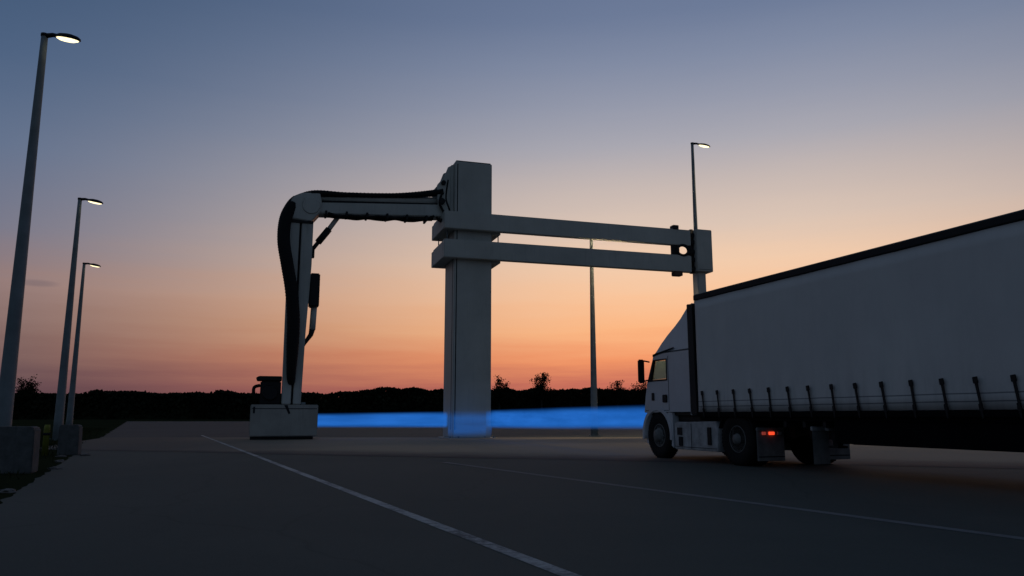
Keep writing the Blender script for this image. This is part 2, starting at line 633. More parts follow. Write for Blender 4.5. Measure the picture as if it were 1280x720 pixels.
# dense inner mass with real depth
prev = None
for k in range(0, 551):
    X = -520 + k * 2
    Yc = 252 + 12 * noise.noise(Vector((X * 0.01, 7, 0)))
    h = ridge(X) - 1.1
    cs = [mb.bm.verts.new((X, Yc - 6, 0)), mb.bm.verts.new((X, Yc - 4.5, h * .75)), mb.bm.verts.new((X, Yc, h)), mb.bm.verts.new((X, Yc + 10, h * .9)), mb.bm.verts.new((X, Yc + 14, 0))]
    if prev:
        for j in range(4):
            f = mb.bm.faces.new((prev[j], prev[j + 1], cs[j + 1], cs[j]))
            f.material_index = li
    prev = cs
for k in range(42000):
    X = rg.uniform(-520, 580) if k % 4 == 0 else rg.uniform(-190, 110)
    Yc = 252 + 12 * noise.noise(Vector((X * 0.01, 7, 0)))
    h = ridge(X)
    zz = h * (1 - rg.random() ** 2.2) + rg.uniform(-0.3, 0.15)
    leafclump(mb.bm, Vector((X, Yc - 6.5 + rg.random() * (10 if zz > h * .8 else 2.5), max(0.4, zz))), rg.uniform(.35, .8), li, rg)
tag(mb.build('tree_belt'), 'dark belt of distant woodland along the horizon', 'woodland', None, 'stuff')


def far_tree(X, Y, H, rw, seed, label, dens=1.0):
    r_ = random.Random(seed)
    e = tag(empty('tree', (X, Y, 0)), label, 'tree', 'lone tree crowns above the distant woodland')
    mb = MB()
    th = H * 0.5
    mb.tube([(0, 0, 0), (0.1, 0, th * .6), (0.0, 0.1, th)], [.35, .26, .2], 'bark', 8)
    tips = []
    for k in range(26):
        a = r_.random() * 6.28
        el = r_.uniform(0.15, 1.5)
        dirv = Vector((math.cos(a) * math.cos(el), math.sin(a) * math.cos(el), math.sin(el)))
        st = Vector((0, 0, th * r_.uniform(.75, 1.0)))
        ln = rw * r_.uniform(.7, 1.05) * (1.0 if el < 1 else (H - th) / rw * 0.95)
        mid = st + dirv * ln * .5 + Vector((r_.gauss(0, .15), r_.gauss(0, .15), .25))
        end = st + dirv * ln + Vector((0, 0, .5))
        mb.tube([st, mid, end], [.12, .07, .03], 'bark', 5)
        tips += [mid.lerp(end, t_) for t_ in (.2, .5, .8, 1)]
        for _ in range(4):
            s0 = mid.lerp(end, r_.random())
            s1 = s0 + Vector((r_.gauss(0, 1), r_.gauss(0, 1), abs(r_.gauss(.4, .7)))).normalized() * rw * .35
            mb.tube([s0, s1], [.045, .015], 'bark', 4)
            tips.append(s1)
    mb.build('trunk', e)
    mb = MB()
    li_ = mb.mi('leaf')
    for k in range(int(3200 * dens)):
        c_ = r_.choice(tips) + Vector((r_.gauss(0, .42), r_.gauss(0, .42), r_.gauss(0, .35)))
        leafclump(mb.bm, c_, r_.uniform(.12, .28), li_, r_)
    mb.build('crown', e)


far_tree(9.2, 243, 14.6, 4.0, 1, 'largest round tree crown rising above the woodland, between the pillar and the thin lamp post')
far_tree(-4.0, 243, 12.6, 2.8, 2, 'small round tree crown just right of the pillar')
far_tree(33.0, 243, 12.6, 4.2, 3, 'wide loose tree crown above the woodland right of the thin lamp post', .8)
far_tree(40.5, 243, 11.6, 3.0, 4, 'low tree crown above the woodland next to the truck mirror', .8)
far_tree(-152.0, 243, 13.0, 3.6, 5, 'bare round tree crown beside the nearest lamp post', 1.0)


# ------------------------------------------------------------------ lamp posts
def lamp(X, Y, H, label, rz=0.0, power=60, grp='lamp posts around the yard'):
    e = tag(empty('lamp_post', (X, Y, 0), rz), label, 'street lamp', grp)
    n = 14
    MB().tube([(0, 0, H * k / n) for k in range(n + 1)], [0.20 - 0.115 * k / n for k in range(n + 1)], 'steel', 20).build('pole', e)
    mb = MB()
    mb.box(-.26, .26, -.26, .26, 0, .035, 'steel', .008)
    for sx in (-1, 1):
        for sy in (-1, 1):
            mb.lathe([(0.035, .028), (.10, .028)], 'steel', (sx * .2, sy * .2, 0), 'z', 8)
    mb.build('base_plate', e)
    mb = MB()
    mb.tube([(0, 0, H - .02), (0, 0, H + .06)], [.10, .10], 'black', 14)
    mb.tube([(0.02, 0, H - .0), (.25, 0, H + .01), (.46, 0, H - .04)], [.07, .06, .05], 'black', 10)
    mb.build('bracket', e)
    # elliptical luminaire, tilted a little down
    mb = MB()
    prof = [(-.012, .30), (0, .335), (.05, .325), (.10, .25), (.13, .12)]
    mb.lathe(prof, 'black', (0, 0, 0), 'z', 28)
    hd = mb.build('lamp_head', e, (.72, 0, H - .14))
    hd.scale = (1.15, .62, 1.0)
    hd.rotation_euler = (R(6), R(12), 0)
    mb = MB()
    mb.lathe([(-.075, .07), (-.062, .20), (-.03, .275), (-.012, .29)], 'lens', (0, 0, 0), 'z', 28)
    mb.build('lens', hd)
    ld = bpy.data.lights.new('lamp_light', 'SPOT')
    ld.energy = power
    ld.color = (1.0, 0.78, 0.48)
    ld.spot_size = R(130)
    ld.spot_blend = 0.9
    ld.shadow_soft_size = 0.25
    lo = bpy.data.objects.new('lamp_light', ld)
    COL.objects.link(lo)
    lo.parent = e
    lo.location = (.74, 0, H - .30)
    lo.rotation_euler = (0, R(-38), 0)
    return e


lamp(-13.05, 20.0, 11.55, 'nearest lit grey lamp post, at the far left behind the large concrete block', R(-8), 40)
lamp(-20.35, 35.0, 11.15, 'middle grey lamp post of the left row, lit, behind the small concrete block', 0, 60)
lamp(-28.1, 49.5, 10.95, 'farthest and thinest lamp post of the left row, lit'.replace('thinest', 'thinnest'), 0, 60)
lamp(11.05, 45.0, 17.55, 'high lit lamp post rising above the right end of the gantry beams', 0, 3600)
lamp(4.44, 42.0, 11.35, 'thin lamp post with its head hidden behind the gantry beams', R(-60), 1500)

# ------------------------------------------------------------------ concrete blocks, posts and stones at the verge


def block(X, Y, w, dpt, h, label):
    e = MB()
    e.prism([(0, 0), (-w, 0), (-w, h - .05), (-w + .05, h), (-.07, h), (-.02, h - .05)], 0, dpt, 'concrete_block', 'y', .02)
    ob = e.build('concrete_block', None, (X, Y, 0))
    ob.rotation_euler = (0, 0, R(18))
    return tag(ob, label, 'concrete block', 'concrete blocks on the verge')


block(-9.15, 15.0, 1.9, .48, .88, 'large grey concrete block on the verge in front of the nearest lamp post')
block(-12.12, 21.9, .52, .48, .84, 'smaller grey concrete block with a yellow post at its left')
mb = MB()
mb.tube([(0, 0, 0), (0, 0, .76), (0, 0, .84)], [.08, .08, .065], 'yellow', 14)
mb.tube([(0, 0, .55), (0, 0, .62)], [.09, .09], 'groove', 14)
tag(mb.build('marker_post', None, (-12.95, 21.75, 0)), 'short yellow marker post beside the smaller concrete block', 'bollard')


def stone(X, Y, r, seed, label):
    bm = bmesh.new()
    bmesh.ops.create_icosphere(bm, subdivisions=3, radius=r)
    for v in bm.verts:
        k = 1 + 0.45 * noise.noise(v.co * (1.6 / r) + Vector((seed, 0, 0)))
        v.co = Vector((v.co.x * 1.5 * k, v.co.y * k, max(-r * .25, v.co.z * .42 * k)))
    me = bpy.data.meshes.new('stone')
    bm.to_mesh(me)
    bm.free()
    me.materials.append(M['stone'])
    ob = bpy.data.objects.new('stone', me)
    COL.objects.link(ob)
    ob.location = (X, Y, r * .2)
    ob.rotation_euler = (0, 0, seed)
    tag(ob, label, 'stone', 'pale stones at the pavement edge')


stone(-9.35, 16.1, .09, 1.0, 'pale stone lying at the foot of the large concrete block')
stone(-10.7, 18.6, .10, 2.2, 'flat pale stone between the large and the small concrete block')
stone(-12.0, 20.9, .08, 3.7, 'pale stone in front of the small concrete block')
stone(-11.75, 21.6, .11, 4.4, 'pale stone right of the small concrete block on the pavement edge')
stone(-7.2, 11.3, .09, 5.9, 'pale stone on the nearest part of the pavement edge')

# ------------------------------------------------------------------ gantry (local x along the beams, y away, z up)
GR = R(17.5)
gan = tag(empty('gantry_machine', (-2.93, 38.24, 0), GR), 'tall grey pillar gantry with two long beams and a bent hose-covered arm', 'gantry')

mb = MB()
mb.box(0, 1.97, 0, 2.1, 0.03, 14.15, 'gantry', .03)
mb.build('pillar', gan)
mb = MB()
mb.box(-.008, .010, .30, .36, .4, 14.1, 'groove')
mb.box(.10, .15, -.006, .01, .4, 14.0, 'groove')
mb.box(-.012, .010, 1.30, 1.36, 9, 13.9, 'groove')
mb.build('panel_joint', gan)
mb = MB()
mb.box(-.22, 2.2, -.22, 2.32, 0, .03, 'gantry', .01)
for sx in (-.12, .3, 1.65, 2.08):
    for sy in (-.12,):
        mb.lathe([(.03, .05), (.10, .05)], 'steel', (sx, sy, 0), 'z', 8)
mb.build('foot_plate', gan)
mb = MB()
mb.box(.06, 1.91, .06, 2.04, 14.15, 14.21, 'groove', .01)
mb.build('cap', gan)

for z0, z1 in ((10.46, 11.36), (8.96, 9.90)):
    # long box beam in front of the pillar
    mb = MB()
    mb.box(-.62, 13.45, -.36, -.004, z0, z1, 'gantry', .025)
    bmid = mb.build('beam', gan)
    # collar round the pillar
    mb = MB()
    mb.box(-.62, -.004, -.0, 2.35, z0 + .02, z1 - .05, 'gantry', .02)
    mb.box(1.974, 2.45, -.0, 2.35, z0 - .10, z1 - .15, 'gantry', .02)
    mb.box(-.62, 2.45, 2.36, 2.80, z0 - .0, z1 - .1, 'gantry', .02)
    mb.build('collar', gan)
for xx in (-.36, 2.35):
    for yy in (.12, 2.2):
        MB().tube([(xx, yy, 9.7), (xx, yy, 10.6)], .03, 'steel', 8).build('tie_rod', gan)

# bracket plates where the arm meets the pillar
mb = MB()
mb.prism([(0, 11.35), (-.45, 11.35), (-.78, 11.7), (-.86, 12.4), (-.86, 12.9), (-.50, 13.35), (-.30, 13.9), (0, 14.05)], .35, .50, 'gantry', 'y', .015)
mb.prism([(0, 11.35), (-.45, 11.35), (-.78, 11.7), (-.86, 12.4), (-.86, 12.9), (-.50, 13.35), (-.30, 13.9), (0, 14.05)], 1.5, 1.65, 'gantry', 'y', .015)
mb.box(-.16, -.012, .25, 1.8, 11.4, 14.0, 'gantry', .02)
mb.tube([(-.62, .2, 12.0), (-.62, 1.8, 12.0)], .16, 'black', 16)
mb.tube([(-.55, .22, 13.0), (-.55, 1.75, 13.0)], .12, 'black', 16)
mb.build('arm_bracket', gan)

# horizontal arm: slim upper tube, deep lower box, dark gap between
mb = MB()
mb.tube([(-.5, .75, 12.12), (-7.2, .75, 11.73)], .21, 'gantry', 20)
mb.prism([(-6.95, 10.90), (-6.95, 11.46), (-.5, 11.88), (-.5, 11.24), (-3.5, 11.06)], .45, 1.35, 'gantry', 'y', .04)
mb.build('upper_arm', gan)
mb = MB()
mb.prism([(-6.9, 11.4), (-6.9, 11.62), (-.6, 12.02), (-.6, 11.80)], .60, 1.2, 'groove', 'y')
mb.build('arm_gap', gan)

# elbow housing
mb = MB()
mb.prism([(-8.14, 10.55), (-8.14, 11.35), (-7.95, 11.68), (-7.6, 11.86), (-6.72, 11.93), (-6.62, 11.45), (-6.66, 10.98), (-6.95, 10.62), (-7.1, 10.45)], .34, 1.46, 'gantry', 'y', .04)
mb.lathe([(.29, .40), (.34, .43)], 'gantry', (-7.12, 0, 11.25), 'y', 28)
mb.build('elbow', gan)

# leg: two tapering members with a dark channel between
mb = MB()
mb.prism([(-8.12, 10.5), (-7.62, 10.5), (-7.66, 1.62), (-8.07, 1.62)], .42, 1.38, 'gantry', 'y', .03)
mb.prism([(-7.52, 10.45), (-6.98, 10.45), (-6.98, 8.3), (-7.12, 5.0), (-7.20, 1.62), (-7.56, 1.62)], .42, 1.38, 'gantry', 'y', .03)
mb.box(-8.13, -6.99, .36, 1.44, 10.35, 10.47, 'black', .01)
mb.build('leg', gan)
mb = MB()
mb.prism([(-7.63, 10.4), (-7.5, 10.4), (-7.55, 1.64), (-7.67, 1.64)], .55, 1.2, 'groove')
mb.build('leg_channel', gan)


def smooth(pts, n=8):
    P = [Vector(p) for p in pts]
    out_ = []
    for i in range(len(P) - 1):
        p0, p1, p2, p3 = P[max(0, i - 1)], P[i], P[i + 1], P[min(len(P) - 1, i + 2)]
        for k in range(n):
            t = k / n
            out_.append(0.5 * ((2 * p1) + (-p0 + p2) * t + (2 * p0 - 5 * p1 + 4 * p2 - p3) * t * t + (-p0 + 3 * p1 - 3 * p2 + p3) * t ** 3))
    out_.append(P[-1])
    return out_


# main corrugated hose pack
path = [(-.55, .5, 12.55), (-1.2, .5, 12.42), (-2.5, .5, 12.22), (-4.0, .5, 12.08), (-5.6, .5, 11.98), (-7.0, .55, 11.90), (-7.75, .7, 11.55), (-8.12, .5, 11.0),
        (-8.32, .3, 10.3), (-8.33, .16, 9.3), (-8.12, .10, 8.2), (-7.88, .10, 7.0), (-7.72, .10, 5.6), (-7.70, .12, 4.2), (-7.70, .25, 3.0), (-7.66, .5, 2.6)]
sm = smooth(path, 26)
rad = []
for k, p in enumerate(sm):
    base = 0.30
    t = k / len(sm)
    if t < .4:
        base = (0.22 - 0.10 * t / .16) if t < .16 else (0.12 + 0.13 * max(0.0, (t - .26) / .14))
    if t > .85:
        base = 0.30 - 0.16 * (t - .85) / .15
    rad.append(base + (0.008 if k % 3 < 1 else -0.006))
MB().tube(sm, rad, 'hose', 16).build('hose_pack', gan)
# slack cables under the arm
mb = MB()
rgc = random.Random(3)
for c_ in range(3):
    pts = []
    for k in range(12):
        xx = -1.0 - 5.3 * k / 11
        pts.append((xx, .42 + .25 * c_, 11.12 - 0.02 * (k) - abs(math.sin(k * 1.1 + c_)) * .09 - (.10 if k in (0, 11) else 0) * -1))
    mb.tube(smooth(pts, 5), .065, 'hose', 8)
for k in range(6):
    xx = -1.4 - 1.0 * k
    mb.box(xx - .05, xx + .05, .3, 1.05, 10.92 - .02 * k, 11.2 - .03 * k, 'black', .01)
mb.build('slung_cable', gan)
mb = MB()
mb.tube(smooth([(-.9, .3, 11.15), (-.7, .3, 10.95), (-.5, .2, 11.3), (-.75, .3, 11.9), (-.6, .25, 12.5)], 6), .06, 'hose', 8)
mb.tube(smooth([(-.75, .45, 11.1), (-.4, .5, 10.9), (-.2, .4, 11.5), (-.4, .4, 12.2), (-.3, .4, 13.2)], 6), .07, 'hose', 8)
mb.build('cable_loop', gan)
# diagonal strut with ram
mb = MB()
mb.tube([(-7.18, .9, 8.85), (-6.55, .9, 9.75)], .10, 'black', 12)
mb.tube([(-6.7, .9, 9.55), (-6.2, .9, 10.25)], .17, 'black', 14)
mb.tube([(-6.3, .9, 10.1), (-5.72, .9, 11.0)], .12, 'gantry', 12)
mb.box(-7.2, -6.85, .75, 1.05, 8.75, 9.15, 'black', .02)
mb.build('strut', gan)
# control box and ram on the leg
mb = MB()
mb.box(-7.02, -6.55, .45, 1.25, 6.30, 7.92, 'black', .05)
for k in range(5):
    mb.box(-7.0, -6.545, .5, 1.2, 6.5 + k * .28, 6.54 + k * .28, 'groove')
mb.box(-7.12, -7.02, .6, 1.1, 6.5, 7.7, 'black', .01)
mb.build('control_box', gan)
mb = MB()
mb.tube([(-6.76, .85, 6.34), (-6.80, .85, 5.2)], .15, 'gantry', 14)
mb.tube([(-6.80, .85, 5.25), (-6.86, .85, 4.95), (-7.12, .85, 4.55), (-7.22, .85, 4.3)], [.15, .12, .09, .05], 'black', 12)
mb.build('cylinder', gan)

# carriage box at the foot of the arm
mb = MB()
mb.box(-9.42, -6.42, 0, 2.2, .16, 1.60, 'base', .035)
mb.box(-9.36, -6.48, -.008, .01, 1.40, 1.43, 'groove')
mb.prism([(-7.95, 1.58), (-7.80, 1.58), (-7.66, 1.20), (-7.74, 1.16)], -.012, .01, 'groove')
mb.box(-9.30, -9.22, -.012, .01, 1.2, 1.5, 'groove')
mb.build('carriage', gan)
mb = MB()
mb.box(-9.38, -6.6, .1, .5, .0, .16, 'black', .01)
mb.box(-9.38, -6.6, 1.6, 2.0, .0, .16, 'black', .01)
mb.box(-8.8, -6.7, -.05, .1, .02, .14, 'rubber', .02)
mb.build('skid', gan)
mb = MB()
mb.box(-9.05, -8.12, .5, 1.6, 1.605, 2.70, 'black', .05)
mb.prism([(-9.22, 2.72), (-8.1, 2.72), (-8.1, 2.92), (-9.12, 2.92), (-9.26, 2.84)], .4, 1.7, 'black', 'y', .02)
mb.lathe([(.30, .32), (.5, .36)], 'black', (-8.6, 0, 2.15), 'y', 24)
mb.tube(smooth([(-9.05, .9, 2.5), (-9.32, .9, 2.4), (-9.30, .9, 2.05), (-9.02, .9, 1.9)], 6), .08, 'hose', 10)
mb.build('motor', gan)
mb = MB()
mb.box(-7.18, -6.98, .5, .9, 1.605, 1.72, 'steel', .02)
mb.build('clamp', gan)

# right end: clamp plates, ring, end panel and its column
MB().box(12.30, 12.75, -.30, -.1, 9.88, 10.48, 'black', .01).build('clamp_plate', gan)
MB().box(12.35, 12.70, -.40, .0, 11.34, 11.58, 'black', .02).build('clamp_plate', gan)
MB().box(12.35, 12.85, -.40, .0, 8.72, 8.97, 'rust', .02).build('clamp_plate', gan)
mb = MB()
mb.tube([(12.95 + .36 * math.cos(a_ * math.pi / 12), -.3, 10.18 + .30 * math.sin(a_ * math.pi / 12)) for a_ in range(25)], .09, 'black', 10)
mb.tube([(13.35, -.25, 10.6), (13.5, -.25, 10.2), (13.38, -.25, 9.8)], .10, 'black', 10)
mb.build('pivot_ring', gan)
mb = MB()
for zz in (11.1, 10.7, 10.15, 9.7, 9.2):
    mb.lathe([(-.3, .13), (.1, .13)], 'black', (13.62, 0, zz), 'y', 14)
mb.tube([(13.62, -.12, 8.95), (13.62, -.12, 11.45)], .11, 'black', 14)
mb.build('hinge', gan)
mb = MB()
mb.box(13.72, 14.72, -.5, .45, 9.02, 11.42, 'gantry', .03)
mb.box(13.82, 14.62, -.508, -.49, 9.12, 9.14, 'groove')
mb.build('end_panel', gan)
mb = MB()
mb.box(13.86, 14.36, -.3, .3, .03, 9.02, 'gantry', .03)
mb.box(13.6, 14.6, -.5, .5, 0, .03, 'gantry')
mb.build('end_column', gan)


# ------------------------------------------------------------------ truck (local +x forward, +y = its left, the side we see; near side plane y=0)
truck = tag(empty('articulated_truck', (3.76, 20.29, 0), R(110.09)), 'white articulated truck with a pale curtain-sided trailer, driving away at the right', 'truck')


def wheel(x0, y0, r, wdt, side, dual=False):
    """hub face at y0, side=+1 faces +y"""
    mb = MB()
    s = side
    if not dual:
        prof = [(-.03, .52 * r), (-.02, .47 * r), (-.06, .44 * r), (-.09, .42 * r), (-.05, .33 * r), (.02, .29 * r), (.06, .25 * r), (.10, .14 * r), (.11, .02 * r)]
    else:
        prof = [(-.03, .52 * r), (-.02, .48 * r), (-.12, .44 * r), (-.19, .40 * r), (-.20, .28 * r), (-.06, .23 * r), (.03, .18 * r), (.05, .02 * r)]
    mb.lathe([(t_ * s, q) for t_, q in prof], 'rim', (x0, y0, r), 'y', 36)
    for k in range(10):
        a_ = k * math.pi / 5
        rr_ = .34 * r
        yb = (-.07 if not dual else -.19)
        mb.lathe([((yb) * s, .02), ((yb + .05) * s, .018)], 'steel', (x0 + rr_ * math.cos(a_), y0, r + rr_ * math.sin(a_)), 'y', 8)
    w = mb.build('wheel', truck)
    mb = MB()
    prof = [(-wdt, .50 * r), (-wdt, .90 * r), (-wdt + .03, .97 * r), (-wdt + .06, r), (-.07, r), (-.03, .975 * r), (0.0, .90 * r), (.005, .75 * r), (-.005, .60 * r), (-.03, .50 * r)]
    mb.lathe([(t_ * s, q) for t_, q in prof], 'rubber', (x0, y0, r), 'y', 44)
    if dual:
        mb.lathe([((t_ - wdt - .05) * s, q) for t_, q in prof], 'rubber', (x0, y0, r), 'y', 44)
    for k in range(44):      # tread lugs
        a_ = 2 * math.pi * k / 44
        cx_, cz_ = x0 + math.cos(a_) * r * .998, r + math.sin(a_) * r * .998
        mb.box(cx_ - .02, cx_ + .02, y0 - wdt * .5 * s - wdt * .38, y0 - wdt * .5 * s + wdt * .38, cz_ - .008, cz_ + .008, 'rubber', 0, Matrix.Rotation(-a_ + math.pi / 2, 3, 'Y'), (cx_, 0, cz_))
    mb.build('tyre', w)
    return w


RW = .585
for yy, ss in ((-.03, 1), (-2.47, -1)):
    wheel(-.03, yy, RW, .32, ss)
    wheel(-3.32, yy, RW * .99, .28, ss, True)
    for xx in (-11.9, -13.2, -14.5):
        wheel(xx, yy, .52, .38, ss)

# cab shell --------------------------------------------------------
CZ0 = .95          # lower edge of cab side
# side panels with the window opening: pieces around it
for name_y, (ya, yb) in (('n', (-.06, 0.0)), ('f', (-2.5, -2.44))):
    mb = MB()
    # behind the window
    mb.prism([(-1.62, 1.18), (-.60, 1.18), (-.60, 2.68), (-1.62, 2.68)], ya, yb, 'cab')
    # below the window
    mb.prism([(-.60, 1.18), (.60, 1.18), (.52, 1.60), (.40, 1.98), (-.60, 2.0)], ya, yb, 'cab')
    # above the window
    mb.prism([(-.60, 2.52), (.12, 2.52), (.05, 2.68), (-.60, 2.68)], ya, yb, 'cab')
    # A pillar
    mb.prism([(.24, 1.98), (.40, 1.98), (.12, 2.52), (.045, 2.52)], ya, yb, 'black')
    mb.build('cab_side', truck)
mb = MB()
# back wall, roof, floor, front
mb.box(-1.66, -1.60, -2.5, 0.0, 1.10, 2.68, 'cab', .01)
mb.box(-1.62, .06, -2.44, -.06, 2.62, 2.68, 'cab', .01)
mb.box(-1.62, .45, -2.44, -.06, 1.10, 1.18, 'black')
mb.prism([(.42, 1.18), (.62, 1.18), (.54, 1.60), (.42, 1.96), (.34, 1.96)], -2.44, -.06, 'cab')
mb.build('cab_body', truck)
# front bumper and grille
mb = MB()
mb.box(.50, .74, -2.42, -.10, .32, 1.16, 'cab', .05)
for k in range(5):
    mb.box(.735, .75, -2.0, -.5, .62 + k * .1, .66 + k * .1, 'black')
mb.build('bumper', truck)
for yy in (-.45, -2.05):
    mb = MB()
    mb.box(.74, .77, yy - .18, yy + .18, .42, .58, 'whitelens', .01)
    mb.build('headlight', truck)
# windscreen
mb = MB()
mb.prism([(.36, 1.98), (.40, 1.98), (.11, 2.52), (.07, 2.52)], -2.38, -.12, 'glass')
mb.build('windscreen', truck)
mb = MB()
mb.prism([(-.56, 2.04), (.29, 2.02), (.06, 2.50), (-.56, 2.50)], -.035, -.028, 'glass')
sw = mb.build('side_window', truck)
mb = MB()
mb.box(-.60, -.555, -.05, .012, 1.99, 2.53, 'black', .004)
mb.box(-.60, .36, -.05, .012, 1.975, 2.015, 'black', .004)
mb.box(-.60, .08, -.05, .012, 2.505, 2.54, 'black', .004)
mb.build('window_frame', sw)
mb = MB()
mb.prism([(-.56, 2.04), (.29, 2.02), (.06, 2.50), (-.56, 2.50)], -2.47, -2.463, 'glass')
mb.build('side_window', truck)
# interior
mb = MB()
mb.box(.05, .40, -2.40, -.08, 1.6, 1.93, 'interior', .04)
mb.build('dashboard', truck)
mb = MB()
mb.box(-.95, -.45, -.85, -.30, 1.3, 1.55, 'seat', .06)
mb.box(-1.1, -.92, -.85, -.30, 1.5, 2.15, 'seat', .06)
mb.build('driver_seat', truck)
# door seam, handle, step
mb = MB()
mb.box(-.655, -.64, .0, .004, 1.22, 2.60, 'groove')
mb.box(-.64, .52, .0, .004, 1.215, 1.228, 'groove')
mb.box(-1.62, -.05, .0, .004, 2.70, 2.715, 'groove')
mb.build('door_seam', truck)
mb = MB()
mb.box(-.58, -.36, .0, .03, 1.42, 1.62, 'black', .015)
mb.build('door_handle', truck)
mb = MB()
mb.box(.06, .18, .0, .025, 1.48, 1.68, 'black', .01)
mb.build('marker_lamp', truck)

# roof fairing: sweeping side profile, narrowing upwards, lofted across
prof = [(.10, 2.70), (.02, 2.83), (-.18, 3.00), (-.46, 3.20), (-.78, 3.39), (-1.03, 3.56), (-1.20, 3.71), (-1.33, 3.83), (-1.60, 3.84), (-1.62, 2.70)]
mb = MB()
ci = mb.mi('cab')
ks = []
ys = [(-.02, -.12), (-.10, -.04), (-.30, .0), (-.8, .05), (-1.25, .07), (-1.7, .05), (-2.2, .0), (-2.4, -.04), (-2.48, -.12)]
rings = []
for yy, lift in ys:
    ring = []
    for (a, b_) in prof:
        f_ = (b_ - 2.70) / 1.14
        yq = -1.25 + (yy + 1.25) * (1 - .10 * f_)
        ring.append(mb.bm.verts.new((a + lift * .8 * (1 if a > -1.5 else 0), yq, b_ + (lift * .5 if b_ > 2.75 and a > -1.5 else 0))))
    rings.append(ring)
for i_ in range(len(rings) - 1):
    for j in range(len(prof)):
        f = mb.bm.faces.new((rings[i_][j], rings[i_][(j + 1) % len(prof)], rings[i_ + 1][(j + 1) % len(prof)], rings[i_ + 1][j]))
        f.material_index = ci
        f.smooth = True
f = mb.bm.faces.new(rings[0]); f.material_index = ci
f = mb.bm.faces.new(rings[-1][::-1]); f.material_index = ci
bmesh.ops.recalc_face_normals(mb.bm, faces=mb.bm.faces)
mb.build('roof_fairing', truck)
mb = MB()
mb.prism([(.10, 2.70), (.24, 2.62), (.22, 2.56), (.05, 2.66)], -2.4, -.08, 'black', 'y', .01)
mb.prism([(.08, 2.68), (-.05, 2.70), (-.95, 2.80), (-.95, 2.765), (-.05, 2.64), (.08, 2.62)], -.002, .012, 'groove')
mb.build('sun_visor', truck)
# black side extender in the gap
mb = MB()
for ya, yb in ((-.07, .01), (-2.51, -2.43)):
    mb.prism([(-1.90, 1.12), (-1.62, 1.12), (-1.60, 3.80), (-1.86, 3.78)], ya, yb, 'black', 'y', .015)
mb.box(-1.89, -1.63, -2.43, -.07, 3.70, 3.79, 'black', .01)
mb.build('side_extender', truck)

# mirrors
for yy, s in ((.0, 1), (-2.5, -1)):
    mb = MB()
    mb.tube([(.28, yy, 2.50), (.46, yy + s * .06, 2.54), (.52, yy + s * .12, 2.54)], .02, 'black', 8)
    mb.tube([(.36, yy, 2.02), (.48, yy + s * .08, 1.99), (.52, yy + s * .12, 1.99)], .02, 'black', 8)
    mb.box(.47, .58, min(yy + s * .03, yy + s * .20), max(yy + s * .03, yy + s * .20), 1.95, 2.58, 'black', .03)
    mr = mb.build('mirror', truck)
    mb = MB()
    mb.box(.462, .47, min(yy + s * .05, yy + s * .18), max(yy + s * .05, yy + s * .18), 2.02, 2.54, 'black')
    mb.build('mirror_glass', mr)

# wheel arch fender (front)
for ya, yb in ((-.42, .02), (-2.52, -2.08)):
    mb = MB()
    ci = mb.mi('cab')
    prev = None
    for k in range(19):
        a_ = R(-8 + 196 * k / 18)
        ri, ro = RW + .055, RW + .15
        q = [mb.bm.verts.new((-.03 + rr_ * math.cos(a_) , yy_, RW + rr_ * math.sin(a_))) for rr_, yy_ in ((ri, ya), (ri, yb), (ro, yb), (ro, ya))]
        if prev:
            for j in range(4):
                f = mb.bm.faces.new((prev[j], prev[(j + 1) % 4], q[(j + 1) % 4], q[j]))
                f.material_index = ci
                f.smooth = (j in (1, 3)) is False
        else:
            f = mb.bm.faces.new(q); f.material_index = ci
        prev = q
    f = mb.bm.faces.new(prev); f.material_index = ci
    bmesh.ops.recalc_face_normals(mb.bm, faces=mb.bm.faces)
    mb.build('front_fender', truck)
# panel between fender and side skirt / door step
mb = MB()
mb.prism([(-.80, .30), (-.80, 1.16), (-.60, 1.17), (-.53, 1.12), (-.66, .95), (-.745, .6), (-.72, .35)], -.45, .005, 'cab')
mb.box(-.05, .60, -.4, -.02, 1.165, 1.20, 'cab')
mb.build('step_panel', truck)

# side skirt between the axles, tanks
mb = MB()
mb.prism([(-.84, .27), (-.84, .93), (-2.62, .96), (-2.70, .80), (-2.66, .27)], -.40, -.01, 'skirt', 'y', .02)
mb.build('side_skirt', truck)
mb = MB()
mb.prism([(-.84, .27), (-.84, .93), (-2.62, .96), (-2.70, .80), (-2.66, .27)], -2.49, -2.10, 'skirt', 'y', .02)
mb.build('side_skirt', truck)
mb = MB()
mb.box(-1.20, -.98, -.008, .004, .62, .80, 'black', .002)
mb.box(-1.22, -1.05, -.008, .012, .36, .58, 'groove', .004)
mb.box(-2.42, -2.28, -.008, .018, .42, .82, 'black', .006)
mb.box(-1.60, -1.59, -.008, .0, .30, .90, 'groove')
mb.box(-2.62, -.86, -.008, .0, .335, .345, 'groove')
mb.build('skirt_fitting', truck)
# chassis
mb = MB()
for yy in (-.85, -1.75):
    mb.box(-4.3, .3, yy - .05, yy + .05, .62, .92, 'black', .01)
for xx in (-.6, -1.6, -2.6, -3.3, -4.2):
    mb.box(xx - .06, xx + .06, -1.75, -.85, .65, .88, 'black')
mb.box(-2.75, -.82, -2.35, -.15, .96, 1.14, 'black', .01)
mb.box(-3.9, -2.7, -1.9, -.7, .93, 1.05, 'black', .02)
mb.tube([(-.03, -.3, RW), (-.03, -2.2, RW)], .07, 'black', 10)
mb.tube([(-3.32, -.5, RW), (-3.32, -2.0, RW)], .11, 'black', 10)
mb.build('chassis', truck)
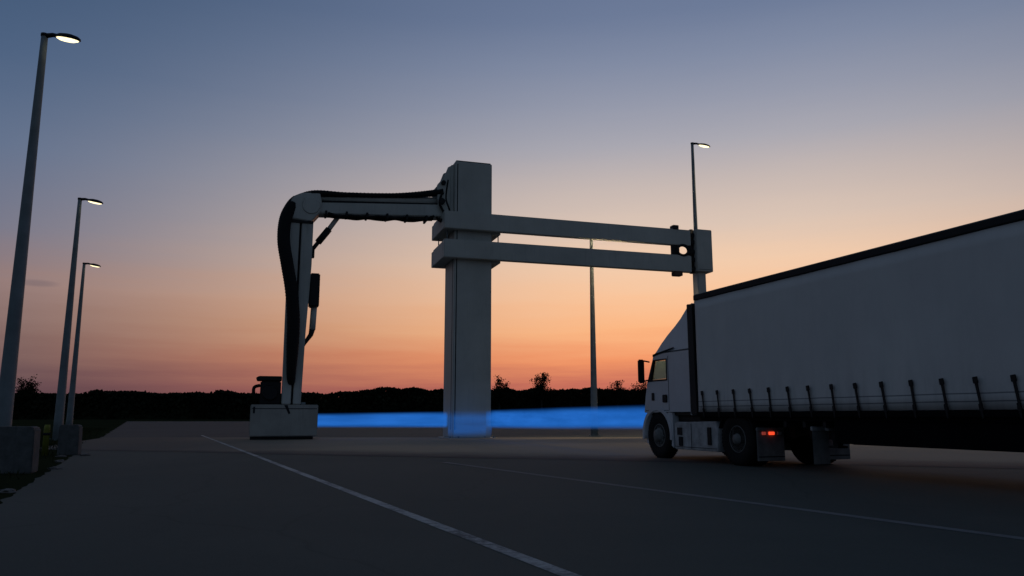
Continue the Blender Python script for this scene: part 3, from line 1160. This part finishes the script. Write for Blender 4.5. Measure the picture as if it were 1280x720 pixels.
# drive axle mudguard
for ya, yb in ((-.62, -.01), (-2.49, -1.88)):
    mb = MB()
    ci = mb.mi('rubber')
    prev = None
    for k in range(13):
        a_ = R(20 + 140 * k / 12)
        q = [mb.bm.verts.new((-3.32 + rr_ * math.cos(a_), yy_, RW + rr_ * math.sin(a_))) for rr_, yy_ in ((RW + .05, ya), (RW + .05, yb), (RW + .075, yb), (RW + .075, ya))]
        if prev:
            for j in range(4):
                f = mb.bm.faces.new((prev[j], prev[(j + 1) % 4], q[(j + 1) % 4], q[j])); f.material_index = ci
        else:
            f = mb.bm.faces.new(q); f.material_index = ci
        prev = q
    f = mb.bm.faces.new(prev); f.material_index = ci
    bmesh.ops.recalc_face_normals(mb.bm, faces=mb.bm.faces)
    mb.build('mudguard', truck)
# rear mud flaps of the tractor with the lamps
for ya, yb in ((-.72, -.02), (-2.48, -1.78)):
    mb = MB()
    mb.box(-4.05, -4.02, ya, yb, .14, .80, 'flap', .01)
    mb.box(-4.075, -4.0, ya, yb, .76, .84, 'flap', .015)
    mb.box(-4.057, -4.05, ya + .02, yb - .02, .22, .24, 'groove')
    fl = mb.build('mud_flap', truck)
    yc = (ya + yb) / 2
    for dy, mm, ww in ((.20, 'reddim', .045), (0.0, 'red', .07), (-.20, 'whitelens', .05)):
        mb = MB()
        mb.box(-4.10, -4.06, yc + dy - ww, yc + dy + ww, .685, .75, mm, .008)
        mb.build('tail_light', fl)

# trailer ------------------------------------------------------------
TX0, TX1 = -1.95, -15.55
mb = MB()
mb.box(TX1, TX0 - .01, -2.50, -.03, .98, 1.165, 'underside', .01)           # floor frame
mb.box(TX0 - .06, TX0, -2.5, -.0, 1.165, 3.83, 'curtain', .01)        # headboard
mb.box(TX1, TX0, -2.5, -.0, 3.84, 3.975, 'black', .012)               # roof rail and roof
mb.box(TX1, TX1 + .07, -2.5, 0, 1.165, 3.84, 'curtain', .01)         # rear frame
for yy in (-.8, -1.7):
    mb.box(TX1, -4.8, yy - .06, yy + .06, .62, .98, 'black', .01)     # chassis beams
for k in range(20):
    xx = -4.9 - k * .55
    mb.box(xx - .04, xx + .04, -2.45, -.06, .86, .98, 'black')
trl = mb.build('trailer', truck)
for yb, sg in ((-.012, 1), (-2.488, -1)):
    mb = MB()
    ci = mb.mi('curtain')
    nx, nz_ = 150, 12
    grid = []
    for i_ in range(nx + 1):
        xx = TX0 - .03 + (TX1 + .05 - TX0) * i_ / nx
        colv = []
        for j in range(nz_ + 1):
            zz = 1.17 + 2.665 * j / nz_
            am = .016 * (1.2 - .8 * j / nz_)
            off = am * noise.noise(Vector((xx * 1.7, zz * .35, 2 + sg))) * 1.8 + .005 * math.sin(xx * 10.8) * (1 - j / nz_)
            colv.append(mb.bm.verts.new((xx, yb + sg * (off + .004), zz)))
        grid.append(colv)
    for i_ in range(nx):
        for j in range(nz_):
            f = mb.bm.faces.new((grid[i_][j], grid[i_ + 1][j], grid[i_ + 1][j + 1], grid[i_][j + 1]))
            f.material_index = ci
            f.smooth = True
    cu = mb.build('curtain', trl)
    so = cu.modifiers.new('thickness', 'SOLIDIFY')
    so.thickness = .01
    so.offset = 0
mb = MB()
mb.box(TX1 - .01, TX0 + .01, -.006, .03, 3.845, 3.965, 'black', .01)
mb.box(TX1 - .01, TX0 + .01, -.03, .02, 3.967, 3.985, 'steel', .004)
mb.build('top_rail', trl)
mb = MB()
mb.box(TX1, TX0, -.03, .035, 1.06, 1.172, 'underside', .008)
mb.build('side_rave', trl)
rs = random.Random(9)
proto = None
for k in range(23):
    xx = -2.22 - .595 * k
    if proto is None:
        mb = MB()
        mb.prism([(-.022, 0), (.022, 0), (.026, .42), (-.026, .42)], .022, .030, 'black')
        mb.box(-.042, .042, .020, .042, .40, .50, 'black', .006)
        mb.box(-.032, .032, .022, .048, -.02, .10, 'black', .006)
        mb.prism([(-.012, -.12), (.012, -.12), (.020, -.02), (-.020, -.02)], .038, .046, 'black')
        proto = mb.build('strap', trl)
        s_ = proto
    else:
        s_ = proto.copy()
        COL.objects.link(s_)
        s_.parent = trl
    s_.location = (xx, .004, 1.165)
    s_.rotation_euler = (0, R(-5 - 4 * rs.random()) * -1, 0)
# side guard panels and pallet box: solid dark between the axles
mb = MB()
mb.box(-11.2, -6.25, -.10, -.05, .58, 1.05, 'underside', .01)
mb.box(-11.2, -6.25, -2.45, -2.40, .58, 1.05, 'underside', .01)
mb.box(-11.1, -6.4, -2.2, -.3, .56, .84, 'underside', .02)
mb.build('side_guard', trl)
# landing legs
for yy in (-.42, -2.08):
    mb = MB()
    mb.box(-6.02, -5.84, yy - .08, yy + .08, .62, 1.0, 'black', .01)
    mb.box(-6.00, -5.86, yy - .065, yy + .065, .52, .64, 'black', .01)
    mb.box(-6.06, -5.80, yy - .12, yy + .12, .48, .52, 'black', .01)
    mb.box(-5.99, -5.87, yy - .25, yy + .25, .80, .88, 'flap', .01)
    mb.build('landing_leg', trl)
mb = MB()
mb.box(-5.62, -5.60, -.50, -.10, .16, .84, 'flap', .01)
mb.box(-5.64, -5.585, -.52, -.08, .80, .88, 'skirt', .01)
mb.build('spray_flap', trl)
mb = MB()
for xx in (-11.9, -13.2, -14.5):
    mb.tube([(xx, -.3, .52), (xx, -2.2, .52)], .07, 'black', 10)
    mb.box(xx - .62, xx + .62, -.45, -.03, 1.055, 1.09, 'rubber', .01)
mb.build('axle_group', trl)
mb = MB()
mb.box(TX1 - .06, TX1 - .0, -2.45, -.05, .50, .66, 'black', .01)
for yy in (-.3, -2.2):
    mb.box(TX1 - .0, TX1 + .06, yy - .05, yy + .05, .6, 1.0, 'black')
mb.build('rear_bumper', trl)
for ya, yb in ((-1.24, -.05), (-2.45, -1.26)):
    mb = MB()
    mb.box(TX1 - .04, TX1 - .001, ya, yb, 1.2, 3.8, 'cab', .01)
    dr = mb.build('rear_door', trl)
    mb = MB()
    for q in (.25, .7):
        yy = ya + (yb - ya) * q
        mb.tube([(TX1 - .065, yy, 1.1), (TX1 - .065, yy, 3.82)], .017, 'steel', 8)
    mb.build('lock_rod', dr)

# ------------------------------------------------------------------ blue light beam from the carriage past the pillar to the truck
bmx = bpy.data.materials.new('blue_light_beam')
bmx.use_nodes = True
T = NT(bmx.node_tree)
bmx.node_tree.nodes.clear()
t = T.n('ShaderNodeTexCoord')
sp = T.n('ShaderNodeSeparateXYZ')
T.l(t.outputs['UV'], sp.inputs[0])
u_, v_ = sp.outputs[0], sp.outputs[1]
edge_ = T.m('MULTIPLY', T.rng(v_, 0.0, 0.30, 0, 1, True), T.rng(v_, 1.0, 0.66, 0, 1, True))
nzz = T.noise(T.mapping(t.outputs['Object'], scale=(.35, .35, 3)), 1.2, 4, .6)
alpha = T.m('MULTIPLY', edge_, T.rng(nzz, .25, .75, .60, .80))
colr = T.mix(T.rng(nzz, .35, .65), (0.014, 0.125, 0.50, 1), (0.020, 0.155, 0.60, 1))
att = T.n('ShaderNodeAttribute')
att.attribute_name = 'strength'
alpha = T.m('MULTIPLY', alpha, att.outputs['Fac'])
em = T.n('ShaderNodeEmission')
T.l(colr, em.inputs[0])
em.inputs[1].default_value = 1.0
tr = T.n('ShaderNodeBsdfTransparent')
ms = T.n('ShaderNodeMixShader')
T.l(alpha, ms.inputs[0])
T.l(tr.outputs[0], ms.inputs[1])
T.l(em.outputs[0], ms.inputs[2])
o = T.n('ShaderNodeOutputMaterial')
T.l(ms.outputs[0], o.inputs[0])
M['beam'] = bmx


def beam(label, sections):
    """sections: (x, y, z0, z1, thickness, density)"""
    bm = bmesh.new()
    uvl = bm.loops.layers.uv.new('UVMap')
    dl = bm.verts.layers.float.new('strength')
    S_ = []
    P0 = Vector(sections[0][:2]); P1 = Vector(sections[-1][:2])
    nn = (P1 - P0).normalized()
    nn = Vector((-nn.y, nn.x))
    for (a, b_, z0, z1, th, dn) in sections:
        q = []
        for (s, zz) in ((-1, z0), (1, z0), (1, z1), (-1, z1)):
            v = bm.verts.new((a + nn.x * s * th / 2, b_ + nn.y * s * th / 2, zz))
            v[dl] = dn
            q.append(v)
        S_.append(q)
    vv = {0: 0.0, 1: 0.0, 2: 1.0, 3: 1.0}
    for k in range(len(S_) - 1):
        for j in range(4):
            jj = (j + 1) % 4
            f = bm.faces.new((S_[k][j], S_[k][jj], S_[k + 1][jj], S_[k + 1][j]))
            vals = (vv[j], vv[jj], vv[jj], vv[j])
            us = (k, k, k + 1, k + 1)
            for lp, a, b_ in zip(f.loops, us, vals):
                lp[uvl].uv = (a / (len(S_) - 1), b_)
    for q in (S_[0], S_[-1][::-1]):
        f = bm.faces.new(q)
        for lp in f.loops:
            lp[uvl].uv = (0, 0)
    me = bpy.data.meshes.new('light_beam')
    bm.to_mesh(me)
    bm.free()
    me.materials.append(bmx)
    ob = bpy.data.objects.new('light_beam', me)
    COL.objects.link(ob)
    return tag(ob, label, 'light beam', 'blue light beams')


# carriage right side -> pillar left face
c1 = Vector((-2.93 - 6.40 * .9537 - .3, 38.24 - 6.40 * .3007 + .9))
c2 = Vector((-2.93 - .05 * .9537 - .3, 38.24 - .05 * .3007 + .95))
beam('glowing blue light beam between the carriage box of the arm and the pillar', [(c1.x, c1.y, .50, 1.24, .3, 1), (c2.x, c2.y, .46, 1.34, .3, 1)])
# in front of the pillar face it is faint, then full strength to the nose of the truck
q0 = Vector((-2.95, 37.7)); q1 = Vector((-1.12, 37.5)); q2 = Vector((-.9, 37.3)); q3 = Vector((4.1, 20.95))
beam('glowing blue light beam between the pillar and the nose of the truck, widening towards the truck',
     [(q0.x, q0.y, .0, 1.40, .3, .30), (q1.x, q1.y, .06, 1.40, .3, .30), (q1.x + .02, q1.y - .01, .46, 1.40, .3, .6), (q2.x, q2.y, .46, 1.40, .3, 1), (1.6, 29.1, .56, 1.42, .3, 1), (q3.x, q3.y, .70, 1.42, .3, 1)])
